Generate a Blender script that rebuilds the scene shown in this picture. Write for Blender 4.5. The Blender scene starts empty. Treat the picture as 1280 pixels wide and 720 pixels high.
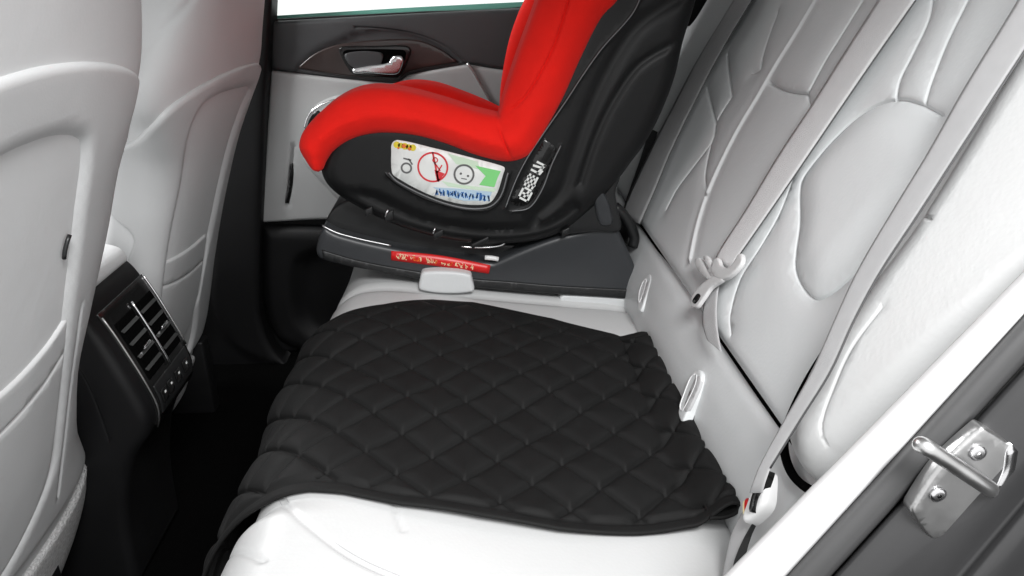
import bpy, math, random
import numpy as np
from mathutils import Vector, Matrix
from mathutils.geometry import delaunay_2d_cdt
random.seed(7)
sc = bpy.context.scene
C = bpy.data.collections.new('car_interior'); sc.collection.children.link(C)

# ------------------------------------------------------------------ camera
FPX = 924.0
CAM = Vector((-1.04, 0.29, 0.54))
PITCH, YAW = math.radians(22.9), math.radians(3.14)
fw = Vector((math.cos(YAW)*math.cos(PITCH), -math.sin(YAW)*math.cos(PITCH), -math.sin(PITCH)))
rt = Vector((-math.sin(YAW), -math.cos(YAW), 0))
up = rt.cross(fw)
cd = bpy.data.cameras.new('camera'); cam = bpy.data.objects.new('camera', cd); C.objects.link(cam)
cam.matrix_world = Matrix(((rt.x, up.x, -fw.x, CAM.x), (rt.y, up.y, -fw.y, CAM.y), (rt.z, up.z, -fw.z, CAM.z), (0, 0, 0, 1)))
cd.sensor_width = 36; cd.lens = 36*FPX/1280; cd.clip_start = 0.02; cd.clip_end = 200
sc.camera = cam

# ------------------------------------------------------------------ measuring helpers
class Fr:
    """a real plane in the car: origin, two axes and the outward normal"""
    def __init__(s, o, e1, e2):
        s.o = Vector(o); s.e1 = Vector(e1).normalized(); s.e2 = Vector(e2).normalized(); s.n = s.e1.cross(s.e2)
    def m(s, px, py, h=0.0):           # where the sight line of a photo point meets this plane (2D, metres)
        d = fw + rt*((px-640)/FPX) + up*((360-py)/FPX)
        o = s.o + s.n*h
        t = (o-CAM).dot(s.n)/d.dot(s.n)
        q = CAM + d*t - s.o
        return (q.dot(s.e1), q.dot(s.e2))
    def w(s, a, b, h=0.0):
        return s.o + s.e1*a + s.e2*b + s.n*h
    def ms(s, pts, h=0.0):
        return [s.m(p[0], p[1], h) + tuple(p[2:]) for p in pts]
    def P(s, px, py, h=0.0):
        a, b = s.m(px, py, h); return s.w(a, b, h)

def side(x):                            # plane facing the camera side of the car at lateral position x
    return Fr((x, 0, 0), (0, -1, 0), (0, 0, 1))

def cr(pts, step=0.006, closed=False):
    """smooth curve through points; a trailing 'c' keeps a corner"""
    P = [np.array(p[:-1] if isinstance(p[-1], str) else p, float) for p in pts]
    cor = [isinstance(p[-1], str) for p in pts]
    n = len(P); out = []
    segs = n if closed else n-1
    for i in range(segs):
        p1, p2 = P[i], P[(i+1) % n]
        p0 = P[i-1] if (closed or i > 0) else 2*p1-p2
        p3 = P[(i+2) % n] if (closed or i+2 < n) else 2*p2-p1
        if cor[i]: p0 = 2*p1-p2
        if cor[(i+1) % n]: p3 = 2*p2-p1
        L = np.linalg.norm(p2-p1); k = max(1, int(round(L/step)))
        l1 = max(np.linalg.norm(p1-p0), 1e-6); l3 = max(np.linalg.norm(p3-p2), 1e-6)
        m1 = (p2-p0)/(l1+L)*L; m2 = (p3-p1)/(l3+L)*L
        for j in range(k):
            t = j/k; t2 = t*t; t3 = t2*t
            out.append((2*t3-3*t2+1)*p1+(t3-2*t2+t)*m1+(-2*t3+3*t2)*p2+(t3-t2)*m2)
    if not closed: out.append(P[-1])
    return np.array(out)

def dist_poly(p, poly, closed=False):
    a = poly; b = np.roll(poly, -1, axis=0)
    if not closed: a = a[:-1]; b = b[:-1]
    best = np.full(len(p), 1e9)
    for i0 in range(0, len(a), 64):
        A = a[i0:i0+64][None]; B = b[i0:i0+64][None]; Q = p[:, None]
        d = B-A; t = np.clip(((Q-A)*d).sum(2)/np.maximum((d*d).sum(2), 1e-14), 0, 1)
        r = np.sqrt((((A+d*t[..., None])-Q)**2).sum(2)).min(1)
        best = np.minimum(best, r)
    return best

def inside(p, poly):
    x, y = p[:, 0], p[:, 1]; c = np.zeros(len(p), bool); n = len(poly)
    for i in range(n):
        x1, y1 = poly[i]; x2, y2 = poly[(i+1) % n]
        if y1 == y2: continue
        c ^= ((y1 > y) != (y2 > y)) & (x < (x2-x1)*(y-y1)/(y2-y1)+x1)
    return c

def sdist(p, poly):                     # signed, positive inside a closed polygon
    d = dist_poly(p, poly, True); return np.where(inside(p, poly), d, -d)

def sst(x, a, b):
    t = np.clip((x-a)/(b-a), 0, 1); return t*t*(3-2*t)

# ------------------------------------------------------------------ object helpers
def link_mesh(name, V, Fc, mat, parent=None, smooth=True, label=None):
    me = bpy.data.meshes.new(name); me.from_pydata([tuple(v) for v in V], [], [tuple(f) for f in Fc]); me.update()
    o = bpy.data.objects.new(name, me); C.objects.link(o)
    if isinstance(smooth, bool): me.polygons.foreach_set('use_smooth', [smooth]*len(me.polygons))
    else: me.polygons.foreach_set('use_smooth', smooth)
    if mat: me.materials.append(mat)
    if parent:
        o.parent = parent
        q = parent
        off = Vector((0, 0, 0))
        while q: off += q.location; q = q.parent
        o.location = -off
    if label: o['label'] = label
    return o

def thing(name, label, cat, loc=(0, 0, 0), group=None):
    o = bpy.data.objects.new(name, None); C.objects.link(o); o.location = loc; o.empty_display_size = .05
    o['label'] = label; o['category'] = cat
    if group: o['group'] = group
    return o
def tag(o, label, cat, group=None):
    o['label'] = label; o['category'] = cat
    if group: o['group'] = group
    return o
def struct(o): o['kind'] = 'structure'; return o

def patch(name, fr, outline, H=.01, R=.01, depth=.02, res=.012, seams=(), extra=None, mat=None, parent=None, step=.006, base=0.0, label=None, smoothed=False):
    """solid panel: outline (2D, on the plane fr), rounded front edge, relief on the front, side walls and a back"""
    O = outline if smoothed else cr(outline, step, True)
    area = .5*np.sum(O[:, 0]*np.roll(O[:, 1], -1)-np.roll(O[:, 0], -1)*O[:, 1])
    if area < 0: O = O[::-1].copy()
    lo, hi = O.min(0), O.max(0)
    gx = np.arange(lo[0]+res/2, hi[0], res); gy = np.arange(lo[1]+res/2, hi[1], res)
    G = np.array([(x+(res/2 if j % 2 else 0), y) for j, y in enumerate(gy) for x in gx]) if len(gx)*len(gy) else np.zeros((0, 2))
    if len(G): G = G[inside(G, O)]
    if len(G):
        dG = dist_poly(G, O, True); G = G[dG > max(R*1.02, res*.6)]
    seams = [(cr(s[0], .005), s[1], s[2]) for s in seams]
    P = [O]
    tang = np.roll(O, -1, 0)-np.roll(O, 1, 0); tang /= np.maximum(np.linalg.norm(tang, axis=1)[:, None], 1e-9)
    nrm = np.stack([-tang[:, 1], tang[:, 0]], 1)
    if R > 0:
        for k in range(1, 7):
            th = k/6*math.pi/2; off = R*(1-math.cos(th))
            q = O+nrm*off; q = q[inside(q, O)]
            if len(q): q = q[dist_poly(q, O, True) > off*.93]
            if len(q): P.append(q)
    near = []
    for s, w, d in seams:
        t = np.gradient(s, axis=0); t /= np.maximum(np.linalg.norm(t, axis=1)[:, None], 1e-9); m = np.stack([-t[:, 1], t[:, 0]], 1)
        if len(G): G = G[dist_poly(G, s) > 2.3*w]
        for k in (-2, -1.3, -.7, 0, .7, 1.3, 2):
            q = s+m*k*w; q = q[inside(q, O)]
            if len(q): q = q[dist_poly(q, O, True) > max(R*.5, .0012)]
            if len(q): near.append(q)
    allp = np.concatenate(P+near+([G] if len(G) else []))
    nO = len(O)
    # thin out near-duplicates
    key = np.round(allp/0.0009).astype(int); _, idx = np.unique(key, axis=0, return_index=True)
    keep = np.zeros(len(allp), bool); keep[idx] = True; keep[:nO] = True
    allp = allp[keep]
    r = delaunay_2d_cdt([Vector(p) for p in allp], [], [list(range(nO))], 1, 1e-7)
    vv = np.array([(v.x, v.y) for v in r[0]]); ff = [f for f in r[2] if len(f) == 3]
    d = dist_poly(vv, O, True)
    h = np.full(len(vv), base)
    if R > 0: h = h + H*np.sqrt(np.clip(1-(1-np.clip(d/R, 0, 1))**2, 0, 1))
    else: h = h + H
    edge = np.clip(d/max(R, .004), 0, 1)
    for s, w, dp in seams:
        ds = dist_poly(vv, s); h -= dp*np.exp(-(ds/w)**2)*edge
    if extra is not None: h = h + extra(vv, d)*edge
    V = [fr.w(a, b, hh) for (a, b), hh in zip(vv, h)]
    # boundary verts of result
    orig = {}
    for i, ids in enumerate(r[3]):
        for j in ids:
            if j < nO: orig[j] = i
    ring = [orig[j] for j in range(nO) if j in orig]
    ring = [v for k, v in enumerate(ring) if v != ring[k-1]]
    F2 = []
    for f in ff:
        a, b, c = [vv[i] for i in f]
        cz = (b[0]-a[0])*(c[1]-a[1])-(b[1]-a[1])*(c[0]-a[0])
        F2.append(tuple(f) if cz > 0 else tuple(reversed(f)))
    n0 = len(V); m = len(ring); sm_ = [True]*len(F2)
    for i in ring: V.append(fr.w(vv[i][0], vv[i][1], -depth))
    for k in range(m):
        k2 = (k+1) % m; F2.append((ring[k2], ring[k], n0+k, n0+k2)); sm_.append(True)
    n1 = len(V)
    for i in ring: V.append(fr.w(vv[i][0], vv[i][1], -depth))
    F2.append(tuple(n1+k for k in reversed(range(m)))); sm_.append(False)
    return link_mesh(name, V, F2, mat, parent, sm_, label)

def tube_vf(pts, r, n=8, V=None, Fc=None):
    V = [] if V is None else V; Fc = [] if Fc is None else Fc
    pts = [Vector(p) for p in pts]; N = len(pts); b0 = len(V); nv = None
    rr = r if hasattr(r, '__len__') else [r]*N
    for i, p in enumerate(pts):
        t = (pts[min(i+1, N-1)]-pts[max(i-1, 0)]).normalized()
        if nv is None:
            a = Vector((0, 0, 1)) if abs(t.z) < .9 else Vector((0, 1, 0)); nv = t.cross(a).normalized()
        nv = (nv-t*nv.dot(t)).normalized(); bn = t.cross(nv)
        for k in range(n):
            an = 2*math.pi*k/n; V.append(p+(nv*math.cos(an)+bn*math.sin(an))*rr[i])
    for i in range(N-1):
        for k in range(n):
            k2 = (k+1) % n; Fc.append((b0+i*n+k, b0+i*n+k2, b0+(i+1)*n+k2, b0+(i+1)*n+k))
    Fc.append(tuple(b0+k for k in reversed(range(n)))); Fc.append(tuple(b0+(N-1)*n+k for k in range(n)))
    return V, Fc
def tube(name, pts, r, mat, parent=None, n=8, label=None):
    V, Fc = tube_vf(pts, r, n); return link_mesh(name, V, Fc, mat, parent, True, label)
def c3(pts, step=.006, closed=False): return [Vector(p) for p in cr([tuple(q) for q in pts], step, closed)]

def strap(name, A, B, th, mat, parent=None, label=None, belly=0.0, n=60, lift=None):
    """webbing between two edge curves given in 3D, with real thickness"""
    def rs(E):
        E = np.array([tuple(p) for p in c3(E, .01)]); s = np.r_[0, np.cumsum(np.linalg.norm(np.diff(E, axis=0), axis=1))]
        t = np.linspace(0, s[-1], n); return np.stack([np.interp(t, s, E[:, k]) for k in range(3)], 1)
    A, B = rs(A), rs(B); V = []; Fc = []; M = 9
    T = np.gradient((A+B)/2, axis=0); T /= np.linalg.norm(T, axis=1)[:, None]
    W = B-A; W /= np.linalg.norm(W, axis=1)[:, None]; N = np.cross(T, W); N /= np.linalg.norm(N, axis=1)[:, None]
    for sgn in (1, -1):
        for i in range(n):
            for j in range(M):
                u = j/(M-1); e = th*.5*(1-.8*abs(2*u-1)**6); V.append(A[i]*(1-u)+B[i]*u+N[i]*(sgn*e+belly*(1-(2*u-1)**2)))
    K = n*M
    for i in range(n-1):
        for j in range(M-1):
            a = i*M+j; Fc.append((a, a+1, a+M+1, a+M)); Fc.append((K+a, K+a+M, K+a+M+1, K+a+1))
        a = i*M; Fc.append((a, a+M, K+a+M, K+a)); a = i*M+M-1; Fc.append((a, K+a, K+a+M, a+M))
    for i in (0, n-1):
        for j in range(M-1):
            a = i*M+j; Fc.append((a, K+a, K+a+1, a+1) if i == 0 else (a, a+1, K+a+1, K+a))
    return link_mesh(name, V, Fc, mat, parent, True, label)

def sheet(name, rows, mat, parent=None, th=0.0, label=None, smooth=True):
    """grid surface from rows of 3D points; th gives it thickness"""
    R_ = np.array([[tuple(p) for p in r] for r in rows]); n, m = R_.shape[:2]
    V = R_.reshape(-1, 3).tolist(); Fc = [(i*m+j, i*m+j+1, (i+1)*m+j+1, (i+1)*m+j) for i in range(n-1) for j in range(m-1)]
    if th:
        du = np.gradient(R_, axis=1); dv = np.gradient(R_, axis=0); N = np.cross(du, dv); N /= np.maximum(np.linalg.norm(N, axis=2)[..., None], 1e-9)
        K = len(V); V += (R_-N*th).reshape(-1, 3).tolist()
        Fc += [(K+i*m+j, K+(i+1)*m+j, K+(i+1)*m+j+1, K+i*m+j+1) for i in range(n-1) for j in range(m-1)]
        for j in range(m-1):
            Fc.append((j+1, j, K+j, K+j+1)); a = (n-1)*m+j; Fc.append((a, a+1, K+a+1, K+a))
        for i in range(n-1):
            a = i*m; Fc.append((a, a+m, K+a+m, K+a)); a = i*m+m-1; Fc.append((a+m, a, K+a, K+a+m))
    return link_mesh(name, V, Fc, mat, parent, smooth, label)

def box_vf(o, ax, ay, az, V, Fc, bev=0.0):
    """box centred at o with half-axes ax, ay, az (vectors)"""
    b = len(V)
    for i in (-1, 1):
        for j in (-1, 1):
            for k in (-1, 1): V.append(o+ax*i+ay*j+az*k)
    for f in ((0, 1, 3, 2), (4, 6, 7, 5), (0, 4, 5, 1), (2, 3, 7, 6), (0, 2, 6, 4), (1, 5, 7, 3)): Fc.append(tuple(b+q for q in f))
def bevel(o, w, seg=3):
    m = o.modifiers.new('bevel', 'BEVEL'); m.width = w; m.segments = seg; m.limit_method = 'ANGLE'; return o

def marks(name, fr, shapes, h, mat, parent, th=.0004):
    """flat printed shapes: list of 2D polygons on the plane fr"""
    V = []; Fc = []
    for S in shapes:
        b = len(V); n = len(S)
        for p in S: V.append(fr.w(p[0], p[1], h))
        for p in S: V.append(fr.w(p[0], p[1], h-th))
        Fc.append(tuple(range(b, b+n)))
        for k in range(n): Fc.append((b+k, b+n+k, b+n+(k+1) % n, b+(k+1) % n))
    import bmesh
    me = parent.data; slot = len(me.materials); me.materials.append(mat)      # printed on the part itself
    bm = bmesh.new(); bm.from_mesh(me); vs = [bm.verts.new(v) for v in V]; nf = []
    for f in Fc:
        q = bm.faces.new([vs[k] for k in f]); q.material_index = slot; q.smooth = False; nf.append(q)
    bmesh.ops.recalc_face_normals(bm, faces=nf); bm.to_mesh(me); bm.free()
    return parent
def stroke(a, b, w):
    a, b = np.array(a), np.array(b); d = b-a; L = np.linalg.norm(d); d = d/max(L, 1e-9)*w/2; n = np.array((-d[1], d[0]))
    return [tuple(a-d+n), tuple(a-d-n), tuple(b+d-n), tuple(b+d+n)]
def ring2(c, r, w, n=40, a0=0, a1=2*math.pi):
    out = []
    for k in range(n):
        t0 = a0+(a1-a0)*k/n; t1 = a0+(a1-a0)*(k+1)/n
        out.append([(c[0]+(r+w/2)*math.cos(t0), c[1]+(r+w/2)*math.sin(t0)), (c[0]+(r-w/2)*math.cos(t0), c[1]+(r-w/2)*math.sin(t0)),
                    (c[0]+(r-w/2)*math.cos(t1), c[1]+(r-w/2)*math.sin(t1)), (c[0]+(r+w/2)*math.cos(t1), c[1]+(r+w/2)*math.sin(t1))])
    return out
def disc2(c, r, n=24): return [(c[0]+r*math.cos(2*math.pi*k/n), c[1]+r*math.sin(2*math.pi*k/n)) for k in range(n)]

# ------------------------------------------------------------------ materials
def mk(name, col, rough=.5, metal=0, spec=.5, bumps=(), var=0.0, varscale=8, coat=0, sheen=0, trans=0, aniso=None):
    m = bpy.data.materials.new(name); m.use_nodes = True; N = m.node_tree.nodes; L = m.node_tree.links
    b = N['Principled BSDF']; b.inputs['Base Color'].default_value = (*col, 1); b.inputs['Roughness'].default_value = rough
    b.inputs['Metallic'].default_value = metal; b.inputs['Specular IOR Level'].default_value = spec
    b.inputs['Coat Weight'].default_value = coat; b.inputs['Sheen Weight'].default_value = sheen; b.inputs['Transmission Weight'].default_value = trans
    tc = N.new('ShaderNodeTexCoord')
    if var:
        n = N.new('ShaderNodeTexNoise'); n.inputs['Scale'].default_value = varscale; n.inputs['Detail'].default_value = 6
        L.new(tc.outputs['Object'], n.inputs['Vector'])
        r = N.new('ShaderNodeMapRange'); r.inputs['From Min'].default_value = .3; r.inputs['From Max'].default_value = .7
        r.inputs['To Min'].default_value = 1-var; r.inputs['To Max'].default_value = 1+var; L.new(n.outputs['Fac'], r.inputs['Value'])
        v = N.new('ShaderNodeVectorMath'); v.operation = 'SCALE'; v.inputs[0].default_value = col; L.new(r.outputs['Result'], v.inputs['Scale'])
        L.new(v.outputs['Vector'], b.inputs['Base Color'])
        r2 = N.new('ShaderNodeMapRange'); r2.inputs['To Min'].default_value = rough*.85; r2.inputs['To Max'].default_value = min(1, rough*1.15)
        L.new(n.outputs['Fac'], r2.inputs['Value']); L.new(r2.outputs['Result'], b.inputs['Roughness'])
    prev = None
    for kind, scale, strength, dist in bumps:
        if kind == 'v':
            t = N.new('ShaderNodeTexVoronoi'); t.feature = 'SMOOTH_F1'; out = t.outputs['Distance']
        elif kind == 'w':
            t = N.new('ShaderNodeTexWave'); t.inputs['Distortion'].default_value = .6; out = t.outputs['Fac']
        else:
            t = N.new('ShaderNodeTexNoise'); t.inputs['Detail'].default_value = 5; out = t.outputs['Fac']
        t.inputs['Scale'].default_value = scale; L.new(tc.outputs['Object'], t.inputs['Vector'])
        bp = N.new('ShaderNodeBump'); bp.inputs['Strength'].default_value = strength; bp.inputs['Distance'].default_value = dist
        L.new(out, bp.inputs['Height'])
        if prev: L.new(prev.outputs['Normal'], bp.inputs['Normal'])
        prev = bp
    if prev: L.new(prev.outputs['Normal'], b.inputs['Normal'])
    return m
LB = (('v', 260, .16, .0007), ('n', 26, .10, .004))
leather = mk('pale_grey_leather', (.595, .61, .615), .42, bumps=LB, var=.025, varscale=5)
leather_front = mk('front_seat_leather', (.615, .622, .625), .55, spec=.3, bumps=LB, var=.03, varscale=5)
leather_white = mk('white_leather', (.57, .575, .575), .4, bumps=LB, var=.015, varscale=5)
panel_grey = mk('grey_seatback_panel', (.525, .531, .534), .5, bumps=(('v', 420, .14, .0006), ('n', 28, .1, .004)), var=.04)
felt = mk('grey_woven_carpet', (.47, .47, .47), .95, bumps=(('n', 330, 1.0, .004),), var=.3, varscale=260)
door_light = mk('grey_door_vinyl', (.40, .405, .405), .55, bumps=(('v', 500, .15, .0005),), var=.03)
soft_black = mk('soft_black_plastic', (.005, .005, .0054), .5, spec=.25, bumps=(('v', 700, .15, .0004),), var=.1, varscale=12)
deep_black = mk('black_carpet_and_shade', (.002, .002, .002), 1, spec=.02, bumps=(('n', 400, .6, .003),))
gloss_black = mk('gloss_black_plastic', (.008, .008, .008), .18, var=.1)
upper_door = mk('dark_grey_door_top', (.042, .043, .045), .5, bumps=(('v', 600, .2, .0005),), var=.08)
wood = mk('dark_wood_inlay', (.028, .017, .015), .3, coat=.3, var=.35, varscale=14)
shell_black = mk('black_seat_shell', (.0055, .0057, .006), .42, spec=.3, bumps=(('n', 900, .2, .0004),), var=.12, varscale=10)
shell_soft = mk('black_padded_fabric', (.006, .006, .0065), .75, spec=.2, bumps=(('v', 900, .3, .0006), ('n', 40, .2, .003)))
base_grey = mk('dark_grey_base_plastic', (.030, .032, .035), .38, bumps=(('n', 1100, .25, .0003),), var=.06)
base_dark = mk('charcoal_base_plastic', (.010, .0105, .011), .4, var=.08)
red = mk('red_fabric', (.86, .016, .010), .85, spec=.15, bumps=(('v', 900, .25, .0006), ('n', 22, .35, .008)), var=.05, varscale=20, sheen=.05)
matfab = mk('black_quilted_fabric', (.0066, .0066, .0066), .72, spec=.22, bumps=(('v', 1200, .35, .0006), ('n', 60, .2, .002)), var=.12, varscale=40)
matback = mk('black_rubber_backing', (.004, .004, .004), .7, spec=.2)
chrome = mk('chrome', (.8, .8, .81), .22, 1)
satin = mk('satin_metal', (.62, .62, .62), .36, 1, bumps=(('n', 900, .06, .0002),), var=.06, varscale=60)
webbing = mk('grey_belt_webbing', (.42, .42, .425), .6, bumps=(('w', 420, .35, .0005),), var=.03, varscale=60)
webbing_pale = mk('pale_belt_webbing', (.66, .66, .665), .6, bumps=(('w', 420, .25, .0005),), var=.02, varscale=60)
webbing_black = mk('black_webbing', (.012, .012, .012), .7, bumps=(('w', 420, .4, .0005),))
trimwhite = mk('white_pillar_trim', (.82, .82, .82), .45, bumps=(('v', 700, .08, .0004),))
paint_dark = mk('dark_grey_painted_metal', (.032, .032, .033), .36, coat=.15, var=.12, varscale=9)
rubber = mk('dark_rubber_seal', (.06, .06, .061), .55, var=.1)
white_p = mk('label_white', (.78, .8, .78), .4); blue_pale = mk('label_pale_blue', (.45, .6, .72), .4); green_p = mk('label_green', (.22, .68, .22), .4); palegreen = mk('label_pale_green', (.62, .78, .6), .4)
red_p = mk('label_red', (.68, .03, .04), .4); blue_p = mk('label_blue', (.03, .14, .42), .4); grey_p = mk('label_grey', (.12, .12, .12), .4)
yellow_p = mk('label_yellow', (.75, .6, .03), .4); orange_p = mk('label_orange', (.75, .16, .02), .4); cream_p = mk('label_cream', (.85, .75, .45), .4)
red_sticker = mk('red_sticker', (.62, .01, .01), .35)
ivory = mk('ivory_plastic', (.72, .72, .72), .4)
vent_grey = mk('vent_slat_plastic', (.012, .012, .012), .3)
edge_dark = mk('dark_belt_edge_shade', (.06, .06, .062), .6)  # dark tone for the shade drawn along the belt edges
piping_grey = mk('grey_piping', (.16, .165, .17), .4)
satin_pale = mk('pale_glossy_plastic', (.55, .55, .55), .25, var=.05)
glassm = mk('green_tinted_glass', (.96, 1, .985), .0, trans=1); 
glass_edge = mk('green_glass_edge', (.16, .42, .34), .25)

# ================================================================== FRONT SEATS
from mathutils.bvhtree import BVHTree
TL = .344; cl = 1/math.sqrt(1+TL*TL); sl = TL*cl
NE = 3.4
class SeatSurf:
    """rounded shell of a seat back: a = distance round the section from the middle of its rear face, b = height along it"""
    def __init__(s, y0, xc, prof, T=.06, A=.42, yawk=0.0):
        s.fr = Fr((0, y0, 0), (1, 0, 0), (0, -sl, cl)); s.xc = xc; s.T = T
        pb = np.array([p[0] for p in prof]); pw = np.array([p[1] for p in prof])
        c = cr([tuple(p) for p in prof], .01); s.W = lambda b: np.interp(b, c[:, 0], c[:, 1])
        s.b0, s.b1 = pb[0], pb[-1]
        s.av = np.arange(-A, A+.001, .005); s.bv = np.arange(s.b0, s.b1, .006)
        t = np.linspace(-math.pi*.98, math.pi*.98, 1601)
        s.G = np.zeros((len(s.bv), len(s.av), 3))
        for i, b in enumerate(s.bv):
            X, H = s.section(b, t); L = np.r_[0, np.cumsum(np.hypot(np.diff(X), np.diff(H)))]; L -= L[800]
            x = np.interp(s.av, L, X); h = np.interp(s.av, L, H)
            for j in range(len(s.av)): s.G[i, j] = s.fr.w(xc+x[j], b, h[j])
        dv = np.gradient(s.G, axis=0); du = np.gradient(s.G, axis=1); N = np.cross(du, dv); s.N = N/np.maximum(np.linalg.norm(N, axis=2)[..., None], 1e-9)
        m = len(s.av); F_ = [(i*m+j, i*m+j+1, (i+1)*m+j+1, (i+1)*m+j) for i in range(len(s.bv)-1) for j in range(m-1)]
        s.bvh = BVHTree.FromPolygons([tuple(p) for p in s.G.reshape(-1, 3)], F_); s.cols = m-1
    def section(s, b, t):
        W = s.W(b); e = 2/NE
        return W*np.sign(np.sin(t))*np.abs(np.sin(t))**e, -s.T+s.T*np.sign(np.cos(t))*np.abs(np.cos(t))**e
    def m(s, px, py, h=0):
        d = (fw + rt*((px-640)/FPX) + up*((360-py)/FPX)).normalized()
        loc, nn, idx, dist = s.bvh.ray_cast(CAM, d)
        if loc is None:
            best = (9, None, None)
            for k in range(300):
                p = CAM+d*(.3+k*.006); q = s.bvh.find_nearest(p)
                if q[3] < best[0]: best = (q[3], q[0], q[2])
            loc, idx = best[1], best[2]
        i, j = divmod(idx, s.cols); g = s.G; L = np.array(loc)
        u = np.dot(L-g[i, j], g[i, j+1]-g[i, j])/max(np.dot(g[i, j+1]-g[i, j], g[i, j+1]-g[i, j]), 1e-12)
        v = np.dot(L-g[i, j], g[i+1, j]-g[i, j])/max(np.dot(g[i+1, j]-g[i, j], g[i+1, j]-g[i, j]), 1e-12)
        return (s.av[j]+.005*min(1, max(0, u)), s.bv[i]+.006*min(1, max(0, v)))
    def ms(s, pts, h=0): return [s.m(p[0], p[1])+tuple(p[2:]) for p in pts]
    def w(s, a, b, h=0):
        fa = min(max((a-s.av[0])/.005, 0), len(s.av)-1.001); fb = min(max((b-s.bv[0])/.006, 0), len(s.bv)-1.001)
        i, j = int(fb), int(fa); u, v = fa-j, fb-i
        bl = lambda G: G[i, j]*(1-u)*(1-v)+G[i, j+1]*u*(1-v)+G[i+1, j]*(1-u)*v+G[i+1, j+1]*u*v
        return Vector(bl(s.G)+bl(s.N)*h)
    def P(s, px, py, h=0): return s.w(*s.m(px, py), h)
def front_seat(S, label, lipab, recess, seams=(), pocket=None, pocket_line=None, side_line=None, pad=None, popen=5):
    t = thing('front_seat', label, 'car seat', (S.xc, S.fr.o.y+.1, -.36), 'front seats seen from behind')
    # closed leather core
    tt = np.linspace(-math.pi, math.pi, 241)[:-1]; bvv = np.arange(S.b0, S.b1, .008); V = []; Fc = []
    sm = [cr(q, .006) for q in seams]; P2 = []
    for b in bvv:
        X, H = S.section(b, tt)
        L = np.r_[0, np.cumsum(np.hypot(np.diff(X), np.diff(H)))]; L -= L[120]
        k = len(V)
        nx = np.gradient(H); nh = -np.gradient(X); q = np.hypot(nx, nh); nx, nh = -nx/q, -nh/q
        for x, h, l, n1, n2 in zip(X, H, L, nx, nh):
            V.append((x, b, h, n1, n2)); P2.append((l, b))
    P2 = np.array(P2); dd = np.zeros(len(P2))
    for q in sm: dd += .0035*np.exp(-(dist_poly(P2, q)/.004)**2)
    top = S.b1
    VV = []
    for (x, b, h, n1, n2), g in zip(V, dd): VV.append(S.fr.w(S.xc+x-n1*g, b, h-n2*g))
    m = len(tt); n = len(bvv)
    for i in range(n-1):
        for j in range(m): Fc.append((i*m+j, i*m+(j+1) % m, (i+1)*m+(j+1) % m, (i+1)*m+j))
    Fc.append(tuple(reversed(range(m)))); Fc.append(tuple((n-1)*m+j for j in range(m)))
    link_mesh('backrest_cover', VV, Fc, leather_front, t)
    # hard rear panel with a raised rim, a sunk field and the map pocket
    half = [q for q in lipab if q[0] > .004]
    c0 = [(0, half[0][1]+.002)]
    ae, be = half[-1]
    sideb = [(ae+.004, be-.02), (ae+.0, be-.06)]
    bb = pad
    down = [(S.W(b_)+.030, b_) for b_ in np.linspace(be-.10, bb, 8)]
    R_ = c0+half+sideb+down[:-1]+[(*down[-1], 'c')]
    Lft = [((-q[0], q[1])+tuple(q[2:])) for q in reversed(R_[1:])]
    PO = cr(R_+Lft, .008, True)
    rec = cr(recess, .008, True)
    fs = []
    if side_line: fs.append((side_line, .0025, .004))
    def ex(p, d): return -.016*sst(sdist(p, rec), -.008, .018)
    patch('back_panel', S, PO, H=.006, R=.008, depth=.004, res=.010, seams=fs, extra=ex, mat=panel_grey, parent=t, smoothed=True, base=.001)
    patch('map_pocket', S, pocket, H=.009, R=.005, depth=.004, res=.010, seams=[(pocket_line, .002, .005)], mat=panel_grey, parent=t, base=-.005)
    op = [q[:2] for q in pocket if q[1] > max(v[1] for v in pocket)-.05][:5]
    op = [(a_, b_+.0015) for a_, b_ in (pocket[k][:2] for k in range(popen))]
    patch('pocket_opening', S, op+[(a_, b_+.0055) for a_, b_ in reversed(op)], H=.0, R=0, depth=.004, res=.02, mat=deep_black, parent=t, base=.0012-.009)
    # carpet kick pad below
    w1 = S.W(bb)+.032
    patch('kick_pad', S, [(-w1, bb-.004, 'c'), (-w1*.6, bb-.03), (0, bb-.036), (w1*.6, bb-.03), (w1, bb-.004, 'c'), (w1-.01, bb-.06), (w1*.86, S.b0+.015), (0, S.b0+.008), (-w1*.86, S.b0+.015), (-w1+.01, bb-.06)], H=.008, R=.010, depth=.003, res=.012, mat=felt, parent=t)
    return t
SN = SeatSurf(.810, -.385, [(-.34, .20), (-.30, .25), (-.25, .30), (-.20, .315), (-.16, .308), (-.13, .300), (-.10, .283), (-.05, .252), (0, .234), (.09, .217), (.17, .231), (.27, .25), (.34, .255), (.38, .269), (.42, .291), (.46, .299), (.50, .289), (.56, .26), (.62, .227), (.70, .19), (.76, .13)])
lipN = [q for q in SN.ms([(60, 82), (85, 78), (110, 77), (135, 79), (155, 84), (168, 95)]) if q[0] > .02]
print('lipN', lipN, 'recN', SN.ms([(0, 200), (50, 183), (98, 182), (80, 330), (66, 530)]))
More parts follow.
